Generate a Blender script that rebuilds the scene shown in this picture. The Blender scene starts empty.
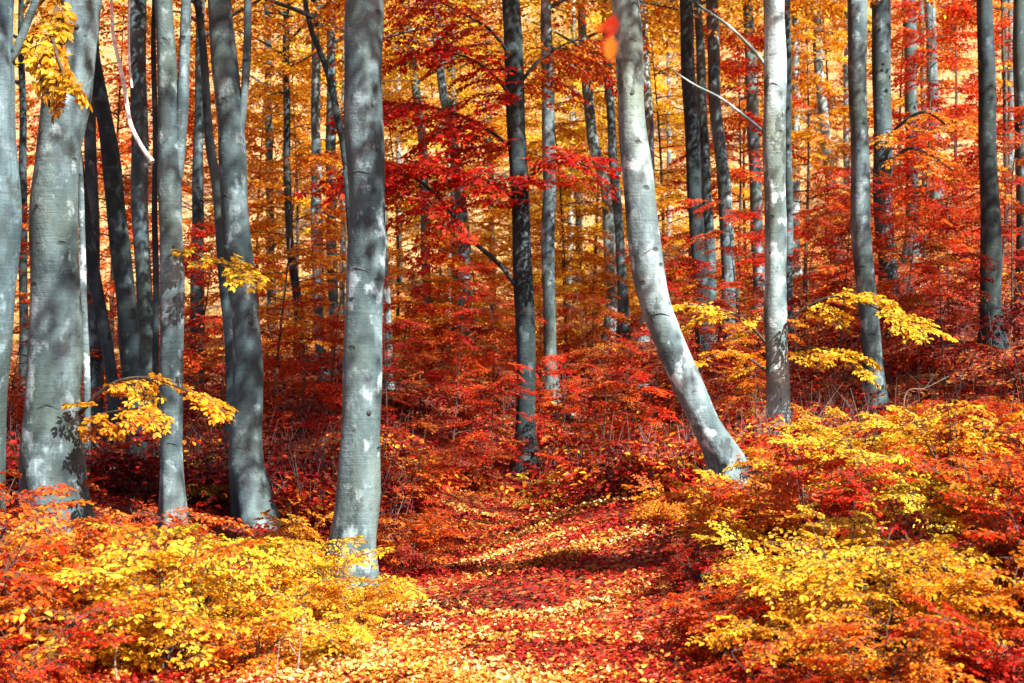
import bpy, math, random
import numpy as np

# ------------------------------------------------------------------ camera, sky, sun, exposure
SC = bpy.context.scene
COL = SC.collection
F = 1624.0            # focal length in pixels of the 1024 px wide picture
HZ = 390.0            # picture row of the horizon
EYE = 1.6
cam_data = bpy.data.cameras.new('camera')
cam = bpy.data.objects.new('camera', cam_data)
COL.objects.link(cam)
cam.location = (0, 0, EYE)
cam.rotation_euler = (math.radians(90), 0, 0)
cam_data.sensor_width = 36.0
cam_data.lens = 36.0 * F / 1024.0
cam_data.shift_y = (HZ - 341.5) / 1024.0
cam_data.clip_start = 0.1
cam_data.clip_end = 2000
cam_data.dof.use_dof = True
cam_data.dof.focus_distance = 14.0
cam_data.dof.aperture_fstop = 3.6
SC.camera = cam

SUN_EL, SUN_AZ = math.radians(43), math.radians(140)     # azimuth clockwise from +Y (the view direction)
world = bpy.data.worlds.new('World')
SC.world = world
world.use_nodes = True
wn = world.node_tree
bg = wn.nodes['Background']
sky = wn.nodes.new('ShaderNodeTexSky')
sky.sky_type = 'NISHITA'
sky.sun_disc = False
sky.sun_elevation = SUN_EL
sky.sun_rotation = SUN_AZ
wn.links.new(sky.outputs[0], bg.inputs[0])
bg.inputs[1].default_value = 0.055
sun_data = bpy.data.lights.new('sun', 'SUN')
sun_data.energy = 5.0
sun_data.angle = math.radians(0.5)
sun_data.color = (1.0, 0.95, 0.86)
sun = bpy.data.objects.new('sun', sun_data)
COL.objects.link(sun)
sun.rotation_euler = (math.radians(90) - SUN_EL, 0, math.pi - SUN_AZ)
sun.location = (20, -20, 40)
SC.view_settings.view_transform = 'Standard'
SC.view_settings.look = 'None'
SC.view_settings.exposure = 1.6
SC.view_settings.gamma = 1.0
SC.view_settings.use_curve_mapping = False
SC.render.engine = 'CYCLES'
cy = SC.cycles
cy.max_bounces = 6
cy.diffuse_bounces = 3
cy.transmission_bounces = 5
cy.glossy_bounces = 2
cy.use_denoising = True
cy.caustics_reflective = False
cy.caustics_refractive = False

rng = np.random.default_rng(11)
random.seed(5)

def X(px, d): return (px - 512.0) * d / F
def Z(py, d): return EYE - (py - HZ) * d / F

# ------------------------------------------------------------------ materials
def new_mat(name):
    m = bpy.data.materials.new(name)
    m.use_nodes = True
    nt = m.node_tree
    nt.nodes.clear()
    out = nt.nodes.new('ShaderNodeOutputMaterial')
    return m, nt, out

def N(nt, kind, **kw):
    n = nt.nodes.new(kind)
    for k, v in kw.items():
        if k.startswith('i_'):
            n.inputs[int(k[2:])].default_value = v
        else:
            setattr(n, k, v)
    return n

def math_node(nt, op, a, b=None):
    n = nt.nodes.new('ShaderNodeMath'); n.operation = op
    for i, v in enumerate((a, b)):
        if v is None: continue
        if isinstance(v, (int, float)): n.inputs[i].default_value = v
        else: nt.links.new(v, n.inputs[i])
    return n.outputs[0]

def ramp(nt, fac, stops, interp='LINEAR'):
    n = nt.nodes.new('ShaderNodeValToRGB')
    n.color_ramp.interpolation = interp
    e = n.color_ramp.elements
    while len(e) < len(stops): e.new(0.5)
    for el, (p, c) in zip(e, stops):
        el.position = p
        el.color = (c[0], c[1], c[2], 1) if not isinstance(c, (int, float)) else (c, c, c, 1)
    nt.links.new(fac, n.inputs[0])
    return n.outputs[0]

def noise(nt, vec, scale, detail=3.0, rough=0.55):
    n = nt.nodes.new('ShaderNodeTexNoise')
    n.inputs['Scale'].default_value = scale
    n.inputs['Detail'].default_value = detail
    n.inputs['Roughness'].default_value = rough
    if vec is not None: nt.links.new(vec, n.inputs['Vector'])
    return n.outputs[0]

def mapping(nt, vec, scale=(1, 1, 1), loc=None):
    n = nt.nodes.new('ShaderNodeMapping')
    n.inputs['Scale'].default_value = scale
    nt.links.new(vec, n.inputs['Vector'])
    if loc is not None: nt.links.new(loc, n.inputs['Location'])
    return n.outputs[0]

def mixcol(nt, fac, a, b, mode='MIX'):
    n = nt.nodes.new('ShaderNodeMix'); n.data_type = 'RGBA'; n.blend_type = mode
    for sock, v in ((n.inputs[0], fac), (n.inputs[6], a), (n.inputs[7], b)):
        if isinstance(v, (int, float)): sock.default_value = v
        elif isinstance(v, tuple): sock.default_value = (v[0], v[1], v[2], 1)
        else: nt.links.new(v, sock)
    return n.outputs[2]

def leaf_shader(nt, out, color, trans=0.48):
    p = N(nt, 'ShaderNodeBsdfPrincipled')
    p.inputs['Roughness'].default_value = 0.45
    p.inputs['Specular IOR Level'].default_value = 0.25
    nt.links.new(color, p.inputs['Base Color'])
    t = N(nt, 'ShaderNodeBsdfTranslucent')
    nt.links.new(color, t.inputs[0])
    mx = N(nt, 'ShaderNodeMixShader'); mx.inputs[0].default_value = trans
    nt.links.new(p.outputs[0], mx.inputs[1]); nt.links.new(t.outputs[0], mx.inputs[2])
    nt.links.new(mx.outputs[0], out.inputs[0])

# leaves of one plant: the plant's own colour, varied leaf by leaf and clump by clump
def make_leaf_mat():
    m, nt, out = new_mat('autumn_leaf')
    oi = N(nt, 'ShaderNodeObjectInfo')
    ge = N(nt, 'ShaderNodeNewGeometry')
    r = ge.outputs['Random Per Island']
    pn = noise(nt, ge.outputs['Position'], 1.5, 2.5)
    f = math_node(nt, 'ADD', math_node(nt, 'SUBTRACT', pn, 0.445), math_node(nt, 'MULTIPLY', math_node(nt, 'SUBTRACT', r, 0.5), 0.28))
    up = N(nt, 'ShaderNodeClamp'); nt.links.new(math_node(nt, 'MULTIPLY', math_node(nt, 'MULTIPLY', f, 3.4), oi.outputs['Alpha']), up.inputs[0]); up.inputs[2].default_value = 0.72
    dn = N(nt, 'ShaderNodeClamp'); nt.links.new(math_node(nt, 'MULTIPLY', f, -3.4), dn.inputs[0]); dn.inputs[2].default_value = 0.72
    cc = mixcol(nt, up.outputs[0], oi.outputs['Color'], (0.93, 0.60, 0.045))
    cc = mixcol(nt, dn.outputs[0], cc, (0.50, 0.018, 0.011))
    wn_ = N(nt, 'ShaderNodeTexWhiteNoise', noise_dimensions='1D'); nt.links.new(r, wn_.inputs['W'])
    val = math_node(nt, 'ADD', math_node(nt, 'MULTIPLY', wn_.outputs['Value'], 0.75), 0.55)
    hsv = N(nt, 'ShaderNodeHueSaturation')
    nt.links.new(val, hsv.inputs['Value'])
    nt.links.new(cc, hsv.inputs['Color'])
    # brown withered ones
    br = ramp(nt, r, [(0.93, 0.0), (0.95, 1.0)])
    c = mixcol(nt, br, hsv.outputs[0], (0.16, 0.07, 0.03))
    leaf_shader(nt, out, c)
    return m

def palette_leaf_mat(name, stops, patch=0.5, lift=None, trans=0.3):
    """one mass of leaves: colour patches by place, varied leaf by leaf"""
    m, nt, out = new_mat(name)
    ge = N(nt, 'ShaderNodeNewGeometry')
    r = ge.outputs['Random Per Island']
    n1 = noise(nt, ge.outputs['Position'], patch, 3.0)
    f = math_node(nt, 'ADD', n1, math_node(nt, 'MULTIPLY', math_node(nt, 'SUBTRACT', r, 0.5), 0.34))
    if lift:
        sep = N(nt, 'ShaderNodeSeparateXYZ'); nt.links.new(ge.outputs['Position'], sep.inputs[0])
        z = math_node(nt, 'MINIMUM', math_node(nt, 'MULTIPLY', math_node(nt, 'SUBTRACT', sep.outputs[lift[0]], lift[1]), lift[2]), lift[3])
        f = math_node(nt, 'ADD', f, math_node(nt, 'MAXIMUM', z, 0.0))
    c = ramp(nt, f, stops)
    wn_ = N(nt, 'ShaderNodeTexWhiteNoise', noise_dimensions='1D'); nt.links.new(r, wn_.inputs['W'])
    hsv = N(nt, 'ShaderNodeHueSaturation')
    nt.links.new(math_node(nt, 'ADD', math_node(nt, 'MULTIPLY', wn_.outputs['Value'], 0.8), 0.5), hsv.inputs['Value'])
    nt.links.new(c, hsv.inputs['Color'])
    leaf_shader(nt, out, hsv.outputs[0], trans)
    return m

def make_bark_mat():
    m, nt, out = new_mat('beech_bark')
    tc = N(nt, 'ShaderNodeTexCoord')
    oi = N(nt, 'ShaderNodeObjectInfo')
    off = math_node(nt, 'MULTIPLY', oi.outputs['Random'], 53.0)
    cmb = N(nt, 'ShaderNodeCombineXYZ')
    for i in range(3): nt.links.new(off, cmb.inputs[i])
    v = mapping(nt, tc.outputs['Object'], (1, 1, 1), cmb.outputs[0])
    big = noise(nt, mapping(nt, v, (1.6, 1.6, 0.75)), 1.6, 4.0, 0.6)
    streak = noise(nt, mapping(nt, v, (9, 9, 0.7)), 1.0, 4.0, 0.6)
    lines = noise(nt, mapping(nt, v, (2.5, 2.5, 34)), 1.0, 4.0, 0.65)
    fine = noise(nt, v, 26.0, 4.0, 0.7)
    lich = noise(nt, mapping(nt, v, (1, 1, 0.8)), 5.5, 5.0, 0.62)
    base = ramp(nt, big, [(0.34, (0.032, 0.046, 0.049)), (0.50, (0.082, 0.107, 0.110)), (0.69, (0.24, 0.28, 0.283))])
    c = mixcol(nt, ramp(nt, lich, [(0.55, 0.0), (0.645, 0.72)]), base, (0.44, 0.475, 0.475))
    c = mixcol(nt, ramp(nt, streak, [(0.30, 0.75), (0.50, 0.0)]), c, (0.065, 0.08, 0.085))
    c = mixcol(nt, ramp(nt, lines, [(0.28, 0.45), (0.40, 0.0)]), c, (0.07, 0.085, 0.09))
    c = mixcol(nt, ramp(nt, fine, [(0.28, 0.65), (0.42, 0.0)]), c, (0.05, 0.06, 0.06))
    vor = N(nt, 'ShaderNodeTexVoronoi'); vor.inputs['Scale'].default_value = 3.1
    nt.links.new(mapping(nt, v, (1, 1, 1.7)), vor.inputs['Vector'])
    spot = ramp(nt, math_node(nt, 'ADD', vor.outputs['Distance'], math_node(nt, 'MULTIPLY', math_node(nt, 'SUBTRACT', fine, 0.5), 0.12)),
                [(0.06, 0.85), (0.13, 0.0)])
    c = mixcol(nt, spot, c, (0.025, 0.03, 0.03))
    alg = noise(nt, mapping(nt, v, (1, 1, .4)), 1.9, 4.0, 0.6)
    c = mixcol(nt, ramp(nt, alg, [(0.48, 0.0), (0.66, 0.55)]), c, (0.115, 0.125, 0.085))
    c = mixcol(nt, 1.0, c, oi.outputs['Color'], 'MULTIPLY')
    p = N(nt, 'ShaderNodeBsdfPrincipled')
    p.inputs['Roughness'].default_value = 0.8
    p.inputs['Specular IOR Level'].default_value = 0.2
    blot = noise(nt, mapping(nt, v, (1, 1, .55)), 3.3, 5.0, 0.68)
    c = mixcol(nt, ramp(nt, blot, [(0.575, 0.0), (0.61, 0.7), (0.70, 0.82)]), c, (0.038, 0.050, 0.050))
    rings = noise(nt, mapping(nt, v, (0.8, 0.8, 9)), 1.0, 5.0, 0.7)
    c = mixcol(nt, ramp(nt, rings, [(0.60, 0.0), (0.66, 0.55)]), c, (0.055, 0.068, 0.068))
    nt.links.new(c, p.inputs['Base Color'])
    h = math_node(nt, 'ADD', math_node(nt, 'MULTIPLY', fine, 0.5), math_node(nt, 'MULTIPLY', lines, 0.35))
    h = math_node(nt, 'SUBTRACT', h, math_node(nt, 'MULTIPLY', spot, 0.8))
    b = N(nt, 'ShaderNodeBump'); b.inputs['Strength'].default_value = 0.9; b.inputs['Distance'].default_value = 0.02
    nt.links.new(h, b.inputs['Height']); nt.links.new(b.outputs[0], p.inputs['Normal'])
    nt.links.new(p.outputs[0], out.inputs[0])
    return m

def plain_mat(name, col, rough=0.85, var=0.5, scale=30):
    m, nt, out = new_mat(name)
    tc = N(nt, 'ShaderNodeTexCoord')
    n = noise(nt, tc.outputs['Object'], scale, 4.0)
    lo = tuple(x * (1 - var) for x in col); hi = tuple(min(1, x * (1 + var)) for x in col)
    c = ramp(nt, n, [(0.35, lo), (0.65, hi)])
    p = N(nt, 'ShaderNodeBsdfPrincipled'); p.inputs['Roughness'].default_value = rough
    nt.links.new(c, p.inputs['Base Color'])
    b = N(nt, 'ShaderNodeBump'); b.inputs['Strength'].default_value = 0.4; b.inputs['Distance'].default_value = 0.01
    nt.links.new(n, b.inputs['Height']); nt.links.new(b.outputs[0], p.inputs['Normal'])
    nt.links.new(p.outputs[0], out.inputs[0])
    return m

def make_ground_mat():
    m, nt, out = new_mat('leaf_litter_ground')
    ge = N(nt, 'ShaderNodeNewGeometry')
    pos = ge.outputs['Position']
    vor = N(nt, 'ShaderNodeTexVoronoi'); vor.inputs['Scale'].default_value = 13.0
    nt.links.new(pos, vor.inputs['Vector'])
    sep = N(nt, 'ShaderNodeSeparateColor'); nt.links.new(vor.outputs['Color'], sep.inputs[0])
    f = math_node(nt, 'ADD', noise(nt, pos, 0.30, 4.0, 0.6), math_node(nt, 'MULTIPLY', math_node(nt, 'SUBTRACT', sep.outputs[0], 0.5), 0.4))
    spz = N(nt, 'ShaderNodeSeparateXYZ'); nt.links.new(pos, spz.inputs[0])
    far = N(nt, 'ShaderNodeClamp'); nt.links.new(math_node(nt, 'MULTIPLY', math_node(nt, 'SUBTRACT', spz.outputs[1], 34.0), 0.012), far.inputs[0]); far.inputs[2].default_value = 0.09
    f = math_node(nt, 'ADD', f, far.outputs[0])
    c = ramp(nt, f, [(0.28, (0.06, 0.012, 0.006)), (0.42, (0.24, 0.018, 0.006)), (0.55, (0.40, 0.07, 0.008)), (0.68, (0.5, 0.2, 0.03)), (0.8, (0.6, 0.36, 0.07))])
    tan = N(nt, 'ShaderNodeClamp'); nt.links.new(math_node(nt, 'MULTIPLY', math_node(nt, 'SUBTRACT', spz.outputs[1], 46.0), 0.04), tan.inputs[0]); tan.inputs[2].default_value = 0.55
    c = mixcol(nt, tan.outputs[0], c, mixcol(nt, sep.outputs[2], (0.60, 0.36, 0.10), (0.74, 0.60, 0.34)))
    c = mixcol(nt, ramp(nt, vor.outputs['Distance'], [(0.45, 0.0), (0.75, 0.85)]), c, (0.025, 0.012, 0.008))
    p = N(nt, 'ShaderNodeBsdfPrincipled'); p.inputs['Roughness'].default_value = 0.8
    nt.links.new(c, p.inputs['Base Color'])
    b = N(nt, 'ShaderNodeBump'); b.inputs['Strength'].default_value = 0.9; b.inputs['Distance'].default_value = 0.03
    nt.links.new(sep.outputs[1], b.inputs['Height']); nt.links.new(b.outputs[0], p.inputs['Normal'])
    nt.links.new(p.outputs[0], out.inputs[0])
    return m

YEL = (0.93, 0.60, 0.04); GOLD = (0.86, 0.38, 0.018); ORA = (0.78, 0.19, 0.012)
RORA = (0.68, 0.075, 0.010); RED = (0.58, 0.03, 0.010); CRIM = (0.36, 0.009, 0.009)
RED = (0.66, 0.035, 0.010); LIME = (0.66, 0.52, 0.035); MAPLE = (0.68, 0.018, 0.014, .15)
LEAF = make_leaf_mat()
BARK = make_bark_mat()
TWIG = plain_mat('brown_twig', (0.06, 0.045, 0.035))
PALE = plain_mat('bleached_wood', (0.80, 0.74, 0.70), 0.7, 0.3)
DULL = plain_mat('dry_dead_twig', (0.24, 0.20, 0.165), 0.85, 0.5)
SCAR = plain_mat('dark_bark_scar', (0.045, 0.045, 0.045))
STONE = plain_mat('lichen_stone', (0.16, 0.17, 0.165), 0.85, 0.5, 9)
GROUND = make_ground_mat()
BRUSH = palette_leaf_mat('undergrowth_leaves',
    [(0.34, (0.07, 0.006, 0.006)), (0.50, (0.30, 0.008, 0.008)), (0.60, (0.54, 0.026, 0.010)), (0.66, (0.76, 0.19, 0.014)), (0.76, (0.86, 0.46, 0.035))],
    0.33, (1, 26, 0.014, 0.26))
LITTER = palette_leaf_mat('fallen_leaf_carpet',
    [(0.22, (0.07, 0.028, 0.014)), (0.33, (0.17, 0.035, 0.014)), (0.40, (0.32, 0.012, 0.012)), (0.52, (0.50, 0.016, 0.014)), (0.62, (0.56, 0.045, 0.014)), (0.70, (0.80, 0.30, 0.05)), (0.82, (0.86, 0.58, 0.16))],
    0.75)

# ------------------------------------------------------------------ mesh helpers
def link(o, parent=None):
    COL.objects.link(o)
    if parent is not None: o.parent = parent
    return o

def mesh_from(name, V, faces, mats, midx=None, smooth=False):
    """faces: (n,k) array or list of such arrays"""
    V = np.asarray(V, dtype=np.float32)
    if not isinstance(faces, list): faces = [faces]
    faces = [np.asarray(f, dtype=np.int32) for f in faces if len(f)]
    me = bpy.data.meshes.new(name)
    me.vertices.add(len(V)); me.vertices.foreach_set('co', V.ravel())
    loops = np.concatenate([f.ravel() for f in faces])
    tot = np.concatenate([np.full(len(f), f.shape[1], dtype=np.int32) for f in faces])
    start = np.concatenate([[0], np.cumsum(tot)[:-1]]).astype(np.int32)
    me.loops.add(len(loops)); me.loops.foreach_set('vertex_index', loops)
    me.polygons.add(len(tot)); me.polygons.foreach_set('loop_start', start)
    me.polygons.foreach_set('loop_total', tot)
    if midx is not None: me.polygons.foreach_set('material_index', np.asarray(midx, dtype=np.int32))
    if smooth: me.polygons.foreach_set('use_smooth', np.ones(len(tot), dtype=bool))
    for m in (mats if isinstance(mats, (list, tuple)) else [mats]): me.materials.append(m)
    me.update(calc_edges=True); me.validate()
    return me

def obj(name, me, parent=None, color=None):
    o = bpy.data.objects.new(name, me)
    if color is not None: o.color = (color[0], color[1], color[2], color[3] if len(color) > 3 else (1 if color[1] > .1 else .45 if color[1] > .06 else .3))
    return link(o, parent)

def thing(name, label, cat, loc, group=None, rz=0.0, scale=1.0):
    o = bpy.data.objects.new(name, None)
    link(o)
    o.location = loc; o.rotation_euler = (0, 0, rz)
    if scale != 1.0: o.scale = (scale,) * 3 if not isinstance(scale, tuple) else scale
    o['label'] = label; o['category'] = cat
    if group: o['group'] = group
    return o

class Tubes:
    def __init__(self): self.V = []; self.Fq = []; self.n = 0
    def add(self, pts, rad, seg=5, wob=0.0, flare=None):
        P = np.asarray(pts, float); R = np.asarray(rad, float)
        T = np.gradient(P, axis=0); T /= np.linalg.norm(T, axis=1)[:, None] + 1e-9
        ref = np.array([0.0, 1.0, 0.0]) if abs(T[0][1]) < 0.8 else np.array([1.0, 0, 0])
        A = np.cross(T, ref); A /= np.linalg.norm(A, axis=1)[:, None] + 1e-9
        B = np.cross(T, A)
        th = np.linspace(0, 2 * np.pi, seg, endpoint=False)
        rr = R[:, None] * np.ones(seg)
        if wob:
            ph = rng.uniform(0, 6.28, 4)
            s = np.arange(len(P))[:, None] * 0.16
            rr = rr * (1 + wob * (np.sin(2 * th + ph[0] + s * 1.3) + 0.6 * np.sin(3 * th + ph[1] - s * 2.1) + 0.5 * np.sin(5 * th + ph[2] + s)) / 2
                       + wob * 0.5 * np.sin(s * 4 + ph[3]))
        if flare is not None:
            rr = rr * (1 + flare[:, None] * (0.5 + 0.5 * np.sin(5 * th + 1.3)) )
        V = P[:, None, :] + rr[..., None] * (np.cos(th)[None, :, None] * A[:, None, :] + np.sin(th)[None, :, None] * B[:, None, :])
        n, k = len(P), seg
        i = np.arange(n - 1)[:, None] * k; j = np.arange(k)[None, :]; j2 = (j + 1) % k
        Fq = np.stack([i + j, i + j2, i + k + j2, i + k + j], -1).reshape(-1, 4) + self.n
        self.V.append(V.reshape(-1, 3)); self.Fq.append(Fq); self.n += n * k
    def arrays(self):
        return np.concatenate(self.V), np.concatenate(self.Fq)

def catmull(P, step):
    P = np.asarray(P, float)
    Q = np.vstack([2 * P[0] - P[1], P, 2 * P[-1] - P[-2]])
    out = []
    for i in range(1, len(Q) - 2):
        n = max(2, int(np.linalg.norm(Q[i + 1][:3] - Q[i][:3]) / step))
        t = np.linspace(0, 1, n, endpoint=False)[:, None]
        a, b, c, d = Q[i - 1], Q[i], Q[i + 1], Q[i + 2]
        out.append(0.5 * (2 * b + (c - a) * t + (2 * a - 5 * b + 4 * c - d) * t ** 2 + (3 * b - a - 3 * c + d) * t ** 3))
    out.append(P[-1:])
    return np.concatenate(out)

LT = np.array([(0, 0, 0), (.30, .27, .05), (.70, .24, .05), (1, 0, -.06), (.70, -.24, .05), (.30, -.27, .05)], float)

class Leaves:
    """a set of leaf blades: position, direction, normal, size"""
    def __init__(self): self.P = []; self.D = []; self.N = []; self.S = []
    def add(self, P, D, Nn, S):
        self.P.append(P); self.D.append(D); self.N.append(Nn); self.S.append(S)
    def cat(self):
        return [np.concatenate(a) for a in (self.P, self.D, self.N, self.S)]
    def arrays(self, cmax=2.4):
        P, D, Nn, S = self.cat()
        D = D / (np.linalg.norm(D, axis=1)[:, None] + 1e-9)
        W = np.cross(Nn, D); W /= np.linalg.norm(W, axis=1)[:, None] + 1e-9
        U = np.cross(D, W)
        curl = rng.uniform(0.3, cmax, len(P)) * np.where(rng.random(len(P)) < .3 * (cmax > 3), -1, 1)
        V = (P[:, None, :] + S[:, None, None] * (LT[None, :, 0, None] * D[:, None, :] + LT[None, :, 1, None] * W[:, None, :]
             + (LT[None, :, 2] * curl[:, None])[..., None] * U[:, None, :]))
        b = np.arange(len(P))[:, None] * 6
        Fq = np.concatenate([b + np.array([[0, 3, 2, 1]]), b + np.array([[0, 5, 4, 3]])], 1).reshape(-1, 4)
        return V.reshape(-1, 3), Fq

# ---- flat beech sprays: a twig with side twigs in one layer and leaves left and right of each
def make_spray(L, leaf=0.065):
    lv = ([], [], [], []); tw = []
    def run(p0, d0, ln, nl, droop, top):
        pts = [np.array(p0)]; d = np.array(d0, float)
        k = max(3, int(ln / 0.05))
        for i in range(k):
            d = d + np.array([rng.normal(0, .06), rng.normal(0, .06), -droop]); d /= np.linalg.norm(d)
            pts.append(pts[-1] + d * ln / k)
        tw.append((np.array(pts), top))
        for i in range(1, k + 1):
            if rng.random() < 0.08: continue
            t = pts[i] - pts[i - 1]; t /= np.linalg.norm(t)
            for sd in ((1, -1) if rng.random() < .55 else ((1,) if i % 2 else (-1,))):
                side = np.cross([0, 0, 1], t) * sd
                dd = t * rng.uniform(.35, .9) + side * rng.uniform(.5, 1) + np.array([0, 0, rng.normal(-.18, .25)])
                nn = np.array([rng.normal(0, .42), rng.normal(0, .42), 1.0])
                lv[0].append(pts[i] + side * 0.008); lv[1].append(dd); lv[2].append(nn); lv[3].append(leaf * rng.uniform(.6, 1.25))
        lv[0].append(pts[-1]); lv[1].append(d + np.array([0, 0, -.1])); lv[2].append(np.array([rng.normal(0, .3), rng.normal(0, .3), 1])); lv[3].append(leaf * rng.uniform(.8, 1.2))
        return pts
    axis = run((0, 0, 0), (1, 0, .12), L, 0, .035, .004)
    n = len(axis)
    for i in range(1, n - 1):
        if rng.random() < .12: continue
        t = i / n
        sd = 1 if i % 2 else -1
        ln = L * .55 * (1 - t * .75) * rng.uniform(.6, 1.15) * (0.6 + min(1, t * 3) * .4)
        if ln < .06: continue
        tg = axis[i + 1] - axis[i]; tg /= np.linalg.norm(tg)
        d = tg * rng.uniform(.55, .9) + np.cross([0, 0, 1], tg) * sd * rng.uniform(.6, 1) + np.array([0, 0, rng.normal(.03, .1)])
        run(axis[i], d / np.linalg.norm(d), ln, 0, .03, .0025)
    return tuple(np.array(a) for a in lv) + (tw,)

SPRAYS = [make_spray(L) for L in (.45, .5, .6, .65, .75, .8, .9, 1.0)]

def rot(az, pitch, roll):
    ca, sa, cp, sp, cr, sr = math.cos(az), math.sin(az), math.cos(pitch), math.sin(pitch), math.cos(roll), math.sin(roll)
    Rz = np.array([[ca, -sa, 0], [sa, ca, 0], [0, 0, 1]]); Ry = np.array([[cp, 0, -sp], [0, 1, 0], [sp, 0, cp]])
    Rx = np.array([[1, 0, 0], [0, cr, -sr], [0, sr, cr]])
    return Rz @ Ry @ Rx

def put_spray(lv, tb, p, az, pitch=0.0, scale=1.0, idx=None, leaf=1.0, keep=1.0, twigs=True):
    i = idx if idx is not None else rng.integers(len(SPRAYS))
    P, D, Nn, S, tw = SPRAYS[i]
    R = rot(az, pitch, rng.normal(0, .22))
    m = rng.random(len(P)) < keep if keep < 1 else slice(None)
    lv.add(P[m] @ R.T * scale + p, D[m] @ R.T, Nn[m] @ R.T, S[m] * leaf * (scale ** .5))
    if tb is not None:
        for k, (pts, r) in enumerate(tw):
            if k > 0 and not twigs: break
            q = pts[::2] if len(pts) > 4 else pts
            tb.add(q @ R.T * scale + p, np.linspace(r, r * .4, len(q)), 3)

# ------------------------------------------------------------------ the ground
CTRL = []     # (x, y, z) where trunks and banks fix the ground
def trend(x, y):
    s = np.maximum(0, y - 19.0)
    z = 0.072 * s * s / (s + 6.0) * 1.35
    z = z + 0.30 * np.maximum(0, y - 44.0) * np.minimum(1, np.maximum(0, y - 44) / 22)
    right = np.clip((x - 1.1) / 2.2, 0, 1); right = right * right * (3 - 2 * right)
    z = z + right * (0.25 + 0.28 * np.clip((y - 10) / 6, 0, 1)) + 0.16 * np.maximum(0, x - 2) * np.clip((y - 17) / 12, 0, 1)
    left = np.clip((-x - 1.0) / 1.6, 0, 1)
    z = z + left * 0.10
    return z
def ground(x, y):
    x = np.asarray(x, float); y = np.asarray(y, float)
    z = trend(x, y)
    if CTRL:
        C = np.array(CTRL)
        num = np.zeros_like(z); den = np.full_like(z, 0.12)
        for cx, cy_, cr in C:
            w = np.exp(-(((x - cx) ** 2) + ((y - cy_) * .6) ** 2) / (0.9 + 0.045 * cy_) ** 2)
            num = num + w * cr; den = den + w
        z = z + num / den
    z = z + 0.05 * np.sin(x * 1.7 + y * .6) * np.sin(y * 1.1 - x * .4) + 0.025 * np.sin(x * 4.1 + 1) * np.sin(y * 3.3)
    return z
def gz(x, y): return float(ground(np.array([x]), np.array([y]))[0])

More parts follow.
